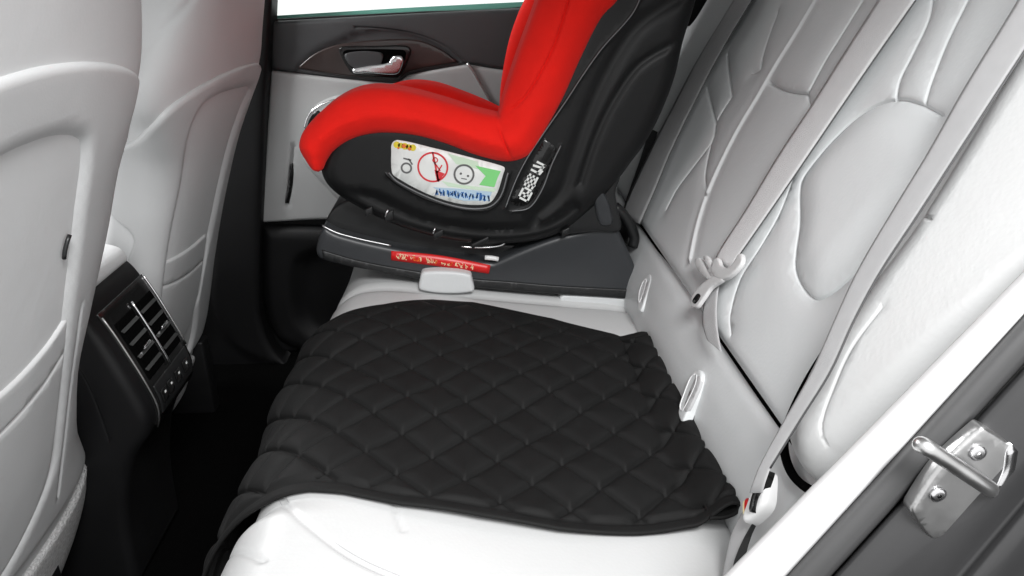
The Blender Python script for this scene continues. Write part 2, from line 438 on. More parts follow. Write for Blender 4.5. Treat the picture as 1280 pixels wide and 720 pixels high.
t1 = front_seat(SN, 'grey leather front seat nearest the camera, cropped by the left edge', lipN,
    [(0, .435), (.06, .43), (.102, .41), (.108, .33), (.112, .2), (.128, .06), (.12, -.03), (0, -.10), (-.12, -.03), (-.128, .06), (-.112, .2), (-.108, .33), (-.102, .41), (-.06, .43)],
    pocket=[(-.120, .205, 'c'), (-.07, .186), (0, .178), (.07, .186), (.120, .205, 'c'), (.126, .06), (.118, -.03), (.06, -.085), (0, -.10), (-.06, -.085), (-.118, -.03), (-.126, .06)], pocket_line=[(-.115, .152), (-.07, .135), (0, .127), (.07, .135), (.115, .152)],
    side_line=[(.145, .20), (.15, .10), (.152, .0), (.15, -.08)], pad=-.125)
tube('panel_clip', c3([SN.P(x, y, .004) for x, y in ((82, 292), (79, 300), (76, 312), (75, 322))]), .0022, base_dark, t1)
SR = SeatSurf(.828, .285, [(-.32, .16), (-.28, .19), (-.22, .235), (-.16, .245), (-.10, .23), (-.05, .213), (0, .197), (.09, .178), (.17, .173), (.27, .19), (.34, .245), (.38, .280), (.42, .277), (.46, .25), (.50, .225), (.56, .19), (.65, .16), (.74, .12)])
lipF = [(-q[0], q[1]) for q in reversed(SR.ms([(137, 205), (165, 176), (200, 143), (235, 116), (268, 97)]))]
print('lipF', lipF, 'rec', SR.ms([(312, 108), (280, 112), (255, 126), (240, 145), (225, 220), (205, 330), (262, 280), (285, 180)]), 'pk', SR.ms([(199, 327), (222, 318), (240, 306), (258, 290)]))
t2 = front_seat(SR, 'grey leather front seat beside the far door, with a slim map pocket', lipF,
    SR.ms([(312, 108), (280, 112), (255, 126), (240, 145), (232, 170), (225, 220), (214, 275), (205, 330), (196, 400), (188, 450), (215, 470), (236, 430), (246, 360), (262, 280), (282, 190), (300, 135)]),
    seams=[SR.ms([(250, -14), (238, 2), (208, 32), (178, 62), (150, 92)])],
    pocket=SR.ms([(200, 327, 'c'), (222, 318), (240, 306), (257, 291, 'c'), (248, 350), (236, 402), (222, 430), (200, 448), (190, 430), (194, 370)]), pocket_line=SR.ms([(196, 358), (222, 349), (238, 338), (252, 325)]),
    side_line=SR.ms([(258, 295), (252, 330), (243, 380), (234, 412)]), pad=-.20, popen=4)
# front cushion under each backrest, so the seats stand on something
def seat_base(t, xc):
    V = []; Fc = []
    box_vf(Vector((xc, 1.16, -.12)), Vector((.22, 0, 0)), Vector((0, .24, .02)), Vector((0, 0, .07)), V, Fc)
    bevel(link_mesh('seat_cushion', V, Fc, leather_front, t), .04, 5)
    for s in (-1, 1):
        V = []; Fc = []; box_vf(Vector((xc+s*.17, 1.12, -.28)), Vector((.02, 0, 0)), Vector((0, .24, 0)), Vector((0, 0, .09)), V, Fc)
        bevel(link_mesh('seat_rail', V, Fc, soft_black, t), .006)
seat_base(t1, -.39)

seat_base(t2, .27)

# ================================================================== CENTRE CONSOLE
con = thing('center_console', 'black rear console with two air vents between the front seats', 'console', (0, .85, -.36))
XL, XR = -.085, .085
cf = side(XL)
prof = [(-.94, .135, 'c'), (-.86, .135), (-.835, .125), (-.815, .09), (-.795, .04), (-.775, -.02), (-.768, -.055), (-.775, -.085), (-.80, -.12), (-.82, -.17), (-.835, -.25), (-.84, -.36, 'c'), (-.98, -.36, 'c')]
cprof = cr(prof, .006, True)
patch('console_body', cf, cprof, H=.014, R=.016, depth=XR-XL-.004, res=.015, mat=soft_black, parent=con, smoothed=True, seams=[([(-.87, .07), (-.845, .03), (-.835, -.02), (-.83, -.08)], .0015, .0015)])
# rear face features follow the curved profile
curve = np.array([(.835, .125), (.815, .09), (.795, .04), (.775, -.02), (.768, -.055), (.775, -.085), (.80, -.12)])
def cface(x, s, h=0.0):
    sl_ = np.r_[0, np.cumsum(np.linalg.norm(np.diff(curve, axis=0), axis=1))]; L = sl_[-1]
    cc = cr([tuple(c) for c in curve], .003); ss = np.r_[0, np.cumsum(np.linalg.norm(np.diff(cc, axis=0), axis=1))]
    q = s*ss[-1]; y = np.interp(q, ss, cc[:, 0]); z = np.interp(q, ss, cc[:, 1])
    y2 = np.interp(q+.002, ss, cc[:, 0]); z2 = np.interp(q+.002, ss, cc[:, 1]); y1 = np.interp(q-.002, ss, cc[:, 0]); z1 = np.interp(q-.002, ss, cc[:, 1])
    n = Vector((0, -(z1-z2), -(y2-y1))); n = Vector((0, (z2-z1), -(y2-y1))).normalized()
    if n.y > 0: n = -n
    return Vector((x, y, z))+n*h
def face_sheet(name, x0, x1, s0, s1, h, mat, parent, th=.004, n=14, label=None):
    return bevel(sheet(name, [[cface(x1+(x0-x1)*j/6, s0+(s1-s0)*i/n, h) for j in range(7)] for i in range(n+1)], mat, parent, th, label, smooth=True), .0012, 2)
face_sheet('vent_surround', -.072, .080, .10, .82, .004, gloss_black, con, .014)
for s_, k in ((-1, 0), (1, 1)):
    x0, x1 = (-.058, .002) if s_ < 0 else (.010, .070)
    fr_ = face_sheet('air_vent', x0, x1, .20, .56, .0055, deep_black, con, .006)
    for j in range(4):
        s = .255+j*.082
        V = []; Fc = []
        c_ = cface((x0+x1)/2, s, .0065)
        dy = (cface(0, s+.03)-cface(0, s)).normalized()
        nn = (cface(0, s, .01)-cface(0, s)).normalized()
        box_vf(c_, Vector(((x1-x0)/2-.003, 0, 0)), dy*.0022+nn*.0016, nn*.0006, V, Fc)
        o = link_mesh('vent_slat', V, Fc, vent_grey, fr_, False)
    V = []; Fc = []
    s = .40; nn = (cface(0, s, .01)-cface(0, s)).normalized(); dy = (cface(0, s+.03)-cface(0, s)).normalized()
    box_vf(cface((x0+x1)/2+.004, s, .0095), Vector((.011, 0, 0)), dy*.0022, nn*.002, V, Fc)
    bevel(link_mesh('vent_slider', V, Fc, chrome, fr_), .0006)
tube('chrome_strip', [cface(-.070, .13+.70*i/16, .0045) for i in range(17)], .0013, satin, con)
tube('chrome_strip', [cface(.006, .17+.42*i/12, .0075) for i in range(13)], .0020, chrome, con)
tube('chrome_strip', [cface(.080, .10+.50*i/14, .0045) for i in range(15)], .0018, chrome, con)
sw = face_sheet('switch_panel', -.058, .072, .60, .77, .0060, base_dark, con, .004)
for x in (-.045, -.02, .012, .045):
    V = []; Fc = []; s = .68; nn = (cface(0, s, .01)-cface(0, s)).normalized(); dy = (cface(0, s+.03)-cface(0, s)).normalized()
    box_vf(cface(x, s, .0075), Vector((.009, 0, 0)), dy*.010, nn*.0015, V, Fc)
    bt = bevel(link_mesh('button', V, Fc, gloss_black, sw), .001)
    V = []; Fc = []
    box_vf(cface(x+.002, s-.01, .0094), Vector((.0022, 0, 0)), dy*.0016, nn*.0003, V, Fc)
    link_mesh('button_mark', V, Fc, white_p, sw, False)
# armrest lid
arm = patch('armrest_lid', side(-.075), [(-.98, .120, 'c'), (-.845, .122), (-.832, .132), (-.84, .150), (-.87, .158), (-.98, .162, 'c')], H=.012, R=.014, depth=.15, res=.02, mat=leather_front, parent=con)

# ================================================================== FAR DOOR
XD = .70; D = side(XD)
door = thing('rear_door', 'closed far rear door with grey panel, dark top and wood strip behind the red child seat', 'car door', (XD, .2, -.35))
patch('door_shell', D, [(-1.02, -.36, 'c'), (-1.02, .44, 'c')] + [(*D.m(340, 24), ), (*D.m(520, 15),), (*D.m(660, 8),)] + [(.10, .53), (.42, .56, 'c'), (.42, -.10), (.30, -.36, 'c')], H=.004, R=.006, depth=.06, res=.04, mat=soft_black, parent=door)
up_o = D.ms([(334, 27, 'c'), (430, 22), (520, 17), (660, 10), (760, 4, 'c'), (760, 95, 'c'), (629, 88), (583, 81, 'c'), (511, 94), (500, 102), (489, 104), (432, 99), (338, 88, 'c')], .02)
arcP = cr(D.ms([(360, 92, 'c'), (372, 82), (392, 64), (420, 50), (455, 36), (490, 36), (520, 42), (553, 56), (584, 80, 'c'), (511, 100), (489, 110), (432, 106)], .02), .005, True)
patch('upper_trim', D, up_o, H=.014, R=.010, depth=.002, res=.010, base=.008, mat=upper_door, parent=door,
      extra=lambda p, d: -.006*sst(sdist(p, arcP), 0, .008), seams=[(D.ms([(445, 34), (480, 36), (517, 42), (553, 56), (584, 78)], .02), .002, .003)])
ch = .020
patch('wood_inlay', D, D.ms([(371, 85, 'c'), (393, 67), (421, 56), (470, 50), (520, 50), (548, 60), (574, 78, 'c'), (511, 90), (500, 98), (489, 99), (432, 95)], ch), H=.003, R=.004, depth=.0, res=.01, base=ch-.002, mat=wood, parent=door)
hd = patch('handle_bezel', D, D.ms([(423, 62), (428, 58), (470, 57), (508, 57), (514, 62), (512, 72), (502, 94), (495, 98), (445, 94), (438, 90)], ch), H=.005, R=.004, depth=.0, res=.008, base=ch+.001, mat=gloss_black, parent=door)
patch('handle_cup', D, D.ms([(429, 66), (434, 62), (504, 62), (508, 67), (499, 89), (493, 93), (447, 90), (441, 86)], ch), H=.001, R=.002, depth=-.015, res=.01, base=ch+.006, mat=deep_black, parent=hd)
patch('handle_cup_back', D, D.ms([(432, 67), (478, 66), (474, 82), (442, 84)], ch), H=.001, R=.002, depth=-.015, res=.01, base=ch+.0075, mat=upper_door, parent=hd)
patch('door_lever', D, D.ms([(440, 86), (462, 81), (486, 77), (490, 70), (503, 69), (505, 76), (499, 91), (492, 93), (460, 91), (443, 91)], ch), H=.006, R=.004, depth=-.015, res=.006, base=ch+.008, mat=chrome, parent=hd)
# pale panel
lp = D.ms([(338, 88, 'c'), (432, 99), (489, 104), (500, 102), (511, 94), (583, 80, 'c'), (629, 87), (760, 98, 'c'), (760, 262, 'c'), (600, 274), (407, 275), (326, 279, 'c')], .02)
armP = cr(D.ms([(380, 210), (395, 235), (430, 262), (520, 285)], .02), .01)
patch('pale_panel', D, lp, H=.012, R=.008, depth=.0, res=.012, base=.010, mat=door_light, parent=door,
      seams=[(D.ms([(366, 185), (364, 210), (359, 254)], .02), .003, .010)])
patch('grab_slit', D, D.ms([(362.5, 205), (366, 204), (366.5, 225), (361, 254), (356.5, 254), (360, 230)], .022), H=.0006, R=.0008, depth=-.020, res=.01, base=.0222, mat=gloss_black, parent=door)
tube('chrome_line', c3([D.P(x, y, .024) for x, y in ((584, 79), (591, 88), (598, 101), (608, 118), (622, 142), (640, 180))]), .0032, satin, door)
# armrest with pull handle
ar = patch('armrest', D, D.ms([(376, 200), (378, 165), (386, 140), (402, 127), (430, 120), (520, 130), (640, 170), (680, 220), (640, 290), (520, 290), (436, 264), (400, 232)], .05), H=.05, R=.028, depth=-.012, res=.015, base=.012, mat=door_light, parent=door)
patch('window_switch', D, D.ms([(380, 160), (386, 141), (400, 130), (420, 124), (424, 130), (402, 142), (390, 160)], .062), H=.004, R=.004, depth=-.055, res=.01, base=.062, mat=chrome, parent=ar)
patch('switch_recess', D, D.ms([(384, 158), (389, 145), (398, 138), (402, 141), (393, 152), (388, 160)], .067), H=.001, R=.002, depth=-.060, res=.01, base=.0665, mat=gloss_black, parent=ar)
# lower bin
binP = cr(D.ms([(362, 330), (380, 312), (420, 305), (520, 320), (520, 440), (400, 430), (365, 400)], .03), .01, True)
patch('storage_bin', D, D.ms([(326, 283, 'c'), (420, 286), (700, 300, 'c'), (700, 440), (450, 455), (372, 440), (345, 425), (330, 395), (325, 340)], .03), H=.03, R=.03, depth=.0, res=.012, base=.004, mat=soft_black, parent=door,
      extra=lambda p, d: -.020*sst(sdist(p, binP), 0, .04))
# window: pane standing on the sill
gp = D.ms([(335, 26, 'c'), (520, 16), (700, 6, 'c')]); 
gw = Fr((XD+.03, 0, 0), (0, -1, 0), (0, 0, 1))
go = gw.ms([(337, 32, 'c'), (520, 22), (700, 12), (800, 6, 'c')]); 
gl = patch('window_glass', gw, go + [(.45, .80, 'c'), (-.9, .80, 'c')], H=.0, R=0, depth=.004, res=.2, mat=glassm, parent=door)
E = gw.ms([(337, 20, 'c'), (420, 15), (520, 9), (660, 2), (800, -4, 'c')]); E2 = gw.ms([(800, 9, 'c'), (660, 14), (520, 21), (420, 27), (337, 31, 'c')])
patch('window_seal', gw, E+E2, H=.004, R=.0, depth=-.0005, res=.2, base=.0, mat=glass_edge, parent=door)

# centre pillar and sill beyond the far seat
SP = side(.655)
plP = cr(SP.ms([(262, 300), (268, 380), (279, 414), (298, 437), (330, 453), (352, 458), (352, 520), (200, 520), (200, 300)], .02), .01, True)
bp = tag(patch('door_pillar', SP, SP.ms([(341, -80, 'c'), (340, 10), (332, 150), (326, 290), (325, 350), (328, 400), (345, 440), (380, 470, 'c'), (380, 560, 'c')]) + [(-1.25, -.38, 'c'), (-1.2, .72, 'c')],
     H=.012, R=.02, depth=.05, res=.012, mat=soft_black, extra=lambda p, d: -.010*sst(sdist(p, plP), 0, .012)), 'black pillar and sill trim between the far front seat and the far door', 'pillar trim')

# ================================================================== REAR SEAT
seat = thing('rear_bench_seat', 'pale grey leather rear bench seat under the quilted mat and red child seat', 'bench seat', (0, .2, -.36))
cpts = [(-.05, -.07), (-.02, -.045), (.02, -.028), (.1, -.018), (.25, 0), (.40, .020), (.46, .024), (.505, .016), (.54, -.012), (.555, -.05), (.557, -.10), (.55, -.2), (.53, -.34)]
CP = cr(cpts, .004); CS = np.r_[0, np.cumsum(np.linalg.norm(np.diff(CP, axis=0), axis=1))]
CT = np.gradient(CP, axis=0); CT /= np.linalg.norm(CT, axis=1)[:, None]; CN = np.stack([-CT[:, 1], CT[:, 0]], 1)   # outward (up / front)
def cush(s, h):
    i = np.interp(s, CS, np.arange(len(CS))); k = int(min(i, len(CS)-2)); f = i-k
    p = CP[k]*(1-f)+CP[k+1]*f; n = CN[k]*(1-f)+CN[k+1]*f
    return p[0]+n[0]*h, p[1]+n[1]*h
FC = Fr((0, 0, 0), (0, -1, 0), (-1, 0, 0))   # ground-plan frame, normal up?  e1 x e2 = z
FC = Fr((0, 0, 0), (0, -1, 0), (1, 0, 0)); 
def gplane(z): return Fr((0, 0, z), (1, 0, 0), (0, 1, 0))
def s_of_y(y): return np.interp(y, CP[:, 0][:int(np.argmax(CP[:, 0]))], CS[:int(np.argmax(CP[:, 0]))])
def xs_from_px(pts, z=.01):
    out = []
    for px, py in pts:
        g = gplane(z); a, b = g.m(px, py); out.append((a, float(s_of_y(b))))
    return out
cseams = [cr(xs_from_px(p, z), .006) for p, z in (
    ([(345, 607), (365, 640), (400, 670), (450, 700), (520, 725)], .02),
    ([(270, 632), (284, 655), (300, 690), (335, 725)], .0),
    ([(491, 612), (495, 634), (504, 660)], .015))]
xsc = np.unique(np.round(np.r_[np.arange(-.33, .671, .01), np.arange(-.66, -.33, .0025)], 5)); ssc = np.arange(0, CS[-1], .0035)
GX, GS = np.meshgrid(xsc, ssc); pts = np.stack([GX.ravel(), GS.ravel()], 1)
hC = np.zeros(len(pts))
for s in cseams[:2]:
    ds = dist_poly(pts, s); hC -= .0035*np.exp(-(ds/.0028)**2)
hC -= .0025*np.exp(-(dist_poly(pts, cseams[2])/.0022)**2)
# rounding at both ends, slight crown and the dip between the outer and middle places
e = np.minimum(pts[:, 0]+.66, .67-pts[:, 0]); hC -= .05*(1-np.sqrt(np.clip(1-(1-np.clip(e/.05, 0, 1))**2, 0, 1)))
hC += .006*np.cos((pts[:, 0]-.0)*9)
hC -= .010*np.exp(-((pts[:, 0]-.20)/.012)**2)*(pts[:, 1] > 0)
hC += .011*sst(-pts[:, 0], .375, .41)*sst(pts[:, 1], s_of_y(.42), s_of_y(.535))
hC = hC.reshape(GX.shape)
rows = []
for i, s in enumerate(ssc):
    rows.append([(x, *cush(s, hC[i, j])) for j, x in enumerate(xsc)])
sheet('seat_cushion', [r[::-1] for r in rows], leather_white, seat)
# stitching on the near corner
def on_cush(pts, h): return [Vector((a, *cush(s, h+.006*math.cos(a*9)+.0003))) for a, s in pts]
for q in cseams[:2]:
    tt_ = np.gradient(q, axis=0); tt_ /= np.linalg.norm(tt_, axis=1)[:, None]; mm_ = np.stack([-tt_[:, 1], tt_[:, 0]], 1)
    for sg in (-1, 1):
        e_ = q+mm_*sg*.0042
        tube('stitching', on_cush([tuple(v) for v in e_], -.0012), .0007, webbing, seat, 6)

# backrest
BP = Fr((0, -.045, .095), (-1, 0, 0), (0, -.42, .907))
bs = []      # seams (px, width, depth)
oval = [(1181, 146), (1153, 132), (1124, 127), (1087, 141), (1049, 174), (1017, 212), (1006, 231), (1004, 283), (998, 330), (1003, 353), (1021, 375), (1042, 368), (1079, 335), (1110, 300), (1180, 210)]
bs.append((oval, .004, .008))
bs.append(([(1124, 128), (1130, 100), (1145, 70), (1166, 25), (1172, -10), (1180, -50)], .004, .006))
bs.append(([(1160, 132), (1168, 105), (1190, 50), (1215, 0), (1235, -40)], .004, .006))
bs.append(([(910, 68), (912, 90), (917, 122)], .0045, .008))
bs.append(([(885, 111), (890, 130), (897, 155)], .0045, .008))
bs.append(([(917, 122), (905, 140), (897, 156), (893, 176), (872, 205), (848, 237), (835, 262)], .004, .006))
bs.append(([(892, 178), (886, 205), (884, 225), (888, 247)], .004, .006))
bs.append(([(973, 20), (962, 50), (955, 75), (953, 88), (943, 93)], .004, .005))
bs.append(([(966, 105), (980, 113), (1000, 118), (1014, 119)], .0045, .013))
bs.append(([(1014, 117), (1016, 130), (1018, 142)], .003, .006))
bs.append(([(1014, 119), (1035, 80), (1060, 40), (1085, 0)], .004, .003))
bs.append(([(996, 225), (978, 270), (955, 310), (930, 350), (917, 395), (918, 420)], .003, .003))
ridge = [(1040, -25), (1025, 0), (1000, 42), (973, 85), (950, 125), (931, 156), (908, 200), (888, 246), (876, 285), (868, 325)]
bs.append((ridge, .0055, -.010))
ridge2 = [(835, 330), (828, 300), (836, 268), (850, 240)]

seamsB = [(BP.ms(s, .018), (w*.42 if d > 0 else w*.6), (max(.0028, d*.55) if d > 0 else d*.5)) for s, w, d in bs]
puff = [cr(BP.ms(s, .018), .01) for s, w, d in bs]
ovP = cr(BP.ms(oval, .012), .01, True)
midP = cr(BP.ms([(973, 85), (1014, 119), (1000, 145), (960, 200), (900, 310), (868, 330), (888, 246), (931, 156)], .012), .01, True)
def exB(p, d):
    ds = np.full(len(p), 1e9)
    for q in puff: ds = np.minimum(ds, dist_poly(p, q))
    h = .0025*(1-np.exp(-(ds/.016)**2))
    h += .004*sst(sdist(p, ovP), 0, .05)
    h += .002*np.sin(p[:, 0]*7+1)
    h -= .02*np.exp(-((p[:, 0]-.01)/.06)**2)*0
    return h
bo = [(-.67, .0, 'c'), (-.67, .16), (-.675, .36), (-.67, .385), (-.62, .39), (-.60, .41), (-.59, .50), (-.58, .78, 'c'), (.62, .78, 'c'), (.62, 0, 'c')]
bo = [(-.665, -.004, 'c'), (-.665, .16), (-.672, .34), (-.665, .372), (-.62, .378), (-.60, .40), (-.585, .50), (-.57, .78, 'c'), (.60, .78, 'c'), (.60, -.004, 'c')]
patch('backrest', BP, bo, H=.022, R=.018, depth=.10, res=.011, seams=seamsB, extra=exB, mat=leather, parent=seat)
tube('crease_shade', [BP.w(.60-1.26*k/30, -.004, .004) for k in range(31)], .0065, deep_black, seat)  # black tube puts the shade into the crease gap
# lower roll of the backrest, with anchor slots
lr = [(-.075, .02), (-.064, .055), (-.052, .084), (-.038, .095), (-.024, .088), (-.013, .070), (-.002, .045), (.008, .01), (.010, -.03), (.0, -.07)]
LR = cr(lr, .004); LS = np.r_[0, np.cumsum(np.linalg.norm(np.diff(LR, axis=0), axis=1))]
lx = np.r_[np.arange(-.62, -.50, .008), np.arange(-.50, -.38, .002), np.arange(-.38, .671, .008)]
LT = np.gradient(LR, axis=0); LT /= np.linalg.norm(LT, axis=1)[:, None]; LN = np.stack([-LT[:, 1], LT[:, 0]], 1); LN = np.where((LN[:, :1] < 0) & (LN[:, 1:] < 0), -LN, LN)
XSEAM = -Fr((0, .003, .03), (-1, 0, 0), (0, -.44, .9)).m(1005, 622)[0]; print('XSEAM', XSEAM)
rows = []
for k in range(len(LR)):
    f = LS[k]/LS[-1]; w = math.sin(math.pi*min(1, f*1.1))
    r_ = []
    for x in lx:
        h = w*(.004*math.cos(x*11) - .006*math.exp(-((x-XSEAM+.03*f)/.003)**2))
        r_.append((x, LR[k][0]+LN[k][0]*h, LR[k][1]+LN[k][1]*h))
    rows.append(r_)
sheet('lower_roll', rows, leather, seat)

def LP(px, py, off=0.0):   # point on the slanted face of the roll
    f = Fr((0, .0, .03), (-1, 0, 0), (0, -.44, .9)); return f.P(px, py, off)
FLR = Fr((0, .003, .03), (-1, 0, 0), (0, -.44, .9))
def slot(pxo, pin):
    an = patch('anchor_cover', FLR, FLR.ms(pxo, .008), H=.0025, R=.003, depth=.006, res=.008, base=.0035, mat=leather, parent=seat, step=.003)
    patch('anchor_slot', FLR, FLR.ms(pin, .012), H=.0006, R=.001, depth=-.002, res=.008, base=.0058, mat=webbing, parent=an, step=.003)
    tube('anchor_rim', c3([FLR.P(x, y, .0062) for x, y in pin], .003, True), .0009, webbing_pale, an)
slot([(872, 461), (875, 470), (868, 492), (858, 512), (851, 527), (847, 522), (846, 512), (853, 488), (862, 467)], [(870, 468), (870, 478), (862, 497), (853, 513), (850, 508), (857, 487), (864, 471)])
slot([(810, 342), (812, 350), (806, 370), (799, 388), (795, 385), (797, 368), (803, 350)], [(808, 349), (804, 366), (799, 378), (799, 366), (804, 352)])
# near side bolster
BF = Fr((0, -.045, .095), (-1, 0, 0), (0, -.42, .907))
bol_px = [(1300, 40), (1250, 115), (1205, 190), (1150, 278), (1100, 345), (1060, 398), (1020, 455), (997, 508), (986, 548), (992, 578), (1010, 600), (1035, 606), (1062, 596), (1100, 570), (1150, 532), (1215, 478), (1290, 420), (1420, 300), (1440, 100), (1380, -20)]
bh = .045
bol = patch('side_bolster', BF, BF.ms(bol_px, .036), H=.047, R=.045, depth=.03, res=.009, mat=leather_white, parent=seat, base=.012,
    seams=[(BF.ms([(1105, 385), (1068, 435), (1045, 485), (1030, 530), (1033, 560), (1058, 575), (1085, 566)], .056), .0018, .0026), (BF.ms([(1160, 272), (1150, 268), (1145, 262)], .06), .002, .003)])

tube('crease_shade', c3([BF.P(x, y, .027) for x, y in ((1040, 428), (1008, 480), (985, 530), (980, 560), (990, 592), (1012, 612), (1040, 618), (1080, 605), (1150, 550))]), .0045, deep_black, seat)  # black tube drawn as the shade under the bolster's rounded end
# ---- headless rear shelf and body behind the seat
rs = []
V = []; Fc = []
box_vf(Vector((.02, -.62, .30)), Vector((.70, 0, 0)), Vector((0, .12, 0)), Vector((0, 0, .48)), V, Fc)
tag(bevel(link_mesh('rear_quarter_trim', V, Fc, soft_black), .03, 4), 'black trim behind the top of the rear backrest at the far pillar', 'interior trim')

tag(patch('rear_pillar_trim', side(.672), [(.06, .47, 'c'), (.16, .38, 'c'), (.60, .20, 'c'), (.70, .86, 'c'), (.02, .86, 'c')], H=.01, R=.012, depth=.04, res=.03, mat=soft_black), 'black pillar trim at the top behind the child seat and far belt', 'pillar trim')
# ================================================================== QUILTED MAT
mt = thing('quilted_mat', 'black diamond-quilted protector mat draped over the rear cushion', 'seat mat', (-.15, .3, .03))
mx0, mx1 = -.385, .082
mp = [(.040, -.020), (.018, -.019), (.006, -.010), (.008, .000), (.022, .0005)]
ii = [k for k in range(len(CP)) if CP[k, 0] > .05 and CS[k] < CS[-1]-.02]
path = [tuple(q) for q in mp]
sf = s_of_y(.45)
for k in ii[::3]:
    y, z = CP[k]; n = CN[k]; lift = .0075
    bulge = .014*float(sst(np.array(CS[k]), sf, sf+.2))+.030*float(sst(np.array(CS[k]), sf+.10, sf+.36))
    path.append((y+n[0]*(lift+bulge), z+n[1]*lift))
MP = cr(path, .0035); MS = np.r_[0, np.cumsum(np.linalg.norm(np.diff(MP, axis=0), axis=1))]
MT = np.gradient(MP, axis=0); MT /= np.linalg.norm(MT, axis=1)[:, None]; MN = np.stack([-MT[:, 1], MT[:, 0]], 1)
sE = MS[-1]; msv = np.arange(0, sE, .0022); mxv = np.linspace(0, 1, 215)
K0 = 14; ka = int(np.argmax(MP[:, 0]))
def edge_xs(pts):
    q = []
    for p in pts:
        z = .018
        for it in range(6):
            a, b = gplane(z).m(*p); z = float(np.interp(b, MP[K0:ka, 0], MP[K0:ka, 1]))+.006
        q.append((a, b))
    q = sorted(q, key=lambda v: v[1])
    return [float(np.interp(b, MP[K0:ka, 0], MS[K0:ka])) for a, b in q], [a for a, b in q]
nE = edge_xs([(384, 599), (430, 603), (500, 622), (600, 640), (700, 652), (800, 656), (885, 650)])
fE = edge_xs([(425, 392), (480, 380), (540, 373), (590, 376), (690, 396), (795, 416)])
sf0 = float(np.interp(.50, MP[K0:ka, 0], MS[K0:ka]))
rows = []
q = .0372*1.05
for s in msv:
    i = np.interp(s, MS, np.arange(len(MS))); k = int(min(i, len(MS)-2)); f = i-k
    p = MP[k]*(1-f)+MP[k+1]*f; n = MN[k]*(1-f)+MN[k+1]*f
    r_ = []
    near = float(np.interp(s, *nE))+.003*math.sin(s*21); far = float(np.interp(s, *fE))-.02*float(sst(np.array(s), sE*.6, sE))
    fold = math.exp(-((s-s_of_y(.53)-.06)/.09)**2); rear = float(sst(np.array(s), .02, .085))
    for u in mxv:
        x = near+(far-near)*u
        xe = x - .008*math.sin(s*7+x*3)
        A = (s+xe)/q; B_ = (s-xe)/q
        ga = abs(((A/2) % 1)-.5)*2; gb = abs(((B_/2) % 1)-.5)*2
        dd = min((1-ga)*q, (1-gb)*q)*.7071
        eb = min((x-near), (far-x), s, sE-s)
        quilt = .0075*(1-math.exp(-dd/.0060))-.0040*math.exp(-(dd/.0015)**2)
        if eb < .022: quilt = quilt*max(0, (eb-.016)/.006)+.0026*min(1, (.022-eb)/.006) if eb > .016 else .0026
        if .0135 < eb < .0165: quilt = .0008
        if eb < .004: quilt = .0026*math.sqrt(max(0, 1-(1-eb/.004)**2))
        c = math.exp(-((x-near)/.09)**2)*math.exp(-(max(0, s-.05)/.05)**2)
        wv = .0022*math.sin(x*23+s*15)+.0016*math.sin(x*41-s*20)+.002*fold*math.sin(x*33+1+6*s)
        quilt *= .45+.55*rear
        h = .006*math.cos(x*9)*float(sst(np.array(s), .03, .08))+quilt*(1-.12*fold*float(sst(np.array(eb), .02, .05)))+wv*float(sst(np.array(s), .06, .2))
        fl = .034*float(sst(np.array(s), sf0+.03, sf0+.22))*float(sst(np.array(1-u), .2, .95))
        r_.append((x, p[0]+n[0]*h+fl, p[1]+n[1]*h+.014*c))
    rows.append(r_)
sheet('quilted_panel', rows, matfab, mt, .004)

# ================================================================== CHILD SEAT
cs = thing('child_seat', 'red and black child car seat on a dark grey base by the far door', 'child seat', (.37, .25, .02))
XB = .225; B = side(XB); B2 = side(XB+.03)
base = patch('base', B, B.ms([(404, 324), (396, 315), (398, 299), (405, 281, 'c'), (424, 291), (489, 307), (573, 321), (616, 326, 'c'), (657, 308), (700, 293), (762, 279, 'c'), (772, 285), (799, 349), (797, 362), (786, 373, 'c'), (700, 367), (590, 358), (522, 348), (447, 334)]),
    H=.010, R=.010, depth=.36, res=.012, mat=base_grey, parent=cs, step=.004)
patch('base_skirt', B, B.ms([(402, 312, 'c'), (447, 325), (522, 339), (590, 348), (640, 352), (700, 357), (796, 362, 'c'), (786, 373, 'c'), (700, 367.5), (590, 358.5), (522, 348.5), (447, 334.5), (404, 324.5, 'c')], .011), H=.003, R=.002, depth=-.008, res=.01, base=.0105, mat=base_dark, parent=base, step=.004)
patch('base_deck', B2, B2.ms([(404, 290, 'c'), (410, 270), (422, 256), (445, 247), (480, 262), (520, 282), (600, 300), (690, 303), (760, 278, 'c'), (790, 340, 'c'), (600, 345), (420, 318)]), H=.006, R=.008, depth=.30, res=.015, mat=base_dark, parent=base)
tube('base_edge_highlight', c3([B.P(x, y, .004) for x, y in ((403, 282), (412, 287), (424, 292), (455, 300), (489, 307))]), .0016, satin, base)  # bright metal tube drawn in as the top edge's highlight
# red sticker along the ledge
SF_ = side(XB); hs = .0112
stick = patch('warning_sticker', SF_, SF_.ms([(489, 314, 'c'), (550, 320), (613, 332, 'c'), (611, 342, 'c'), (550, 333), (489, 325, 'c')], hs), H=.0006, R=0, depth=-.008, res=.05, base=hs, mat=red_sticker, parent=base)
rn = random.Random(5); gl1 = []; gl2 = []
for k in range(26):
    u = k/26; x = 496+u*96; y0 = 315.5+u*13.0+u*u*2.5; 
    if k % 5 == 4: continue
    hgt = 8 - (u*1.5)
    g = gl2 if k in (6, 7, 13, 18) else gl1
    for j in range(3):
        ax, ay = x+rn.uniform(-.3, 2.6), y0+rn.uniform(.8, hgt); bx_, by = ax+rn.uniform(-2.5, 2.5), y0+rn.uniform(.8, hgt)
        g.append(stroke(SF_.m(ax, ay, hs), SF_.m(bx_, by, hs), .0011))
marks('sticker_text', SF_, gl1, hs+.0011, cream_p, stick)
marks('sticker_text', SF_, gl2, hs+.0011, orange_p, stick)
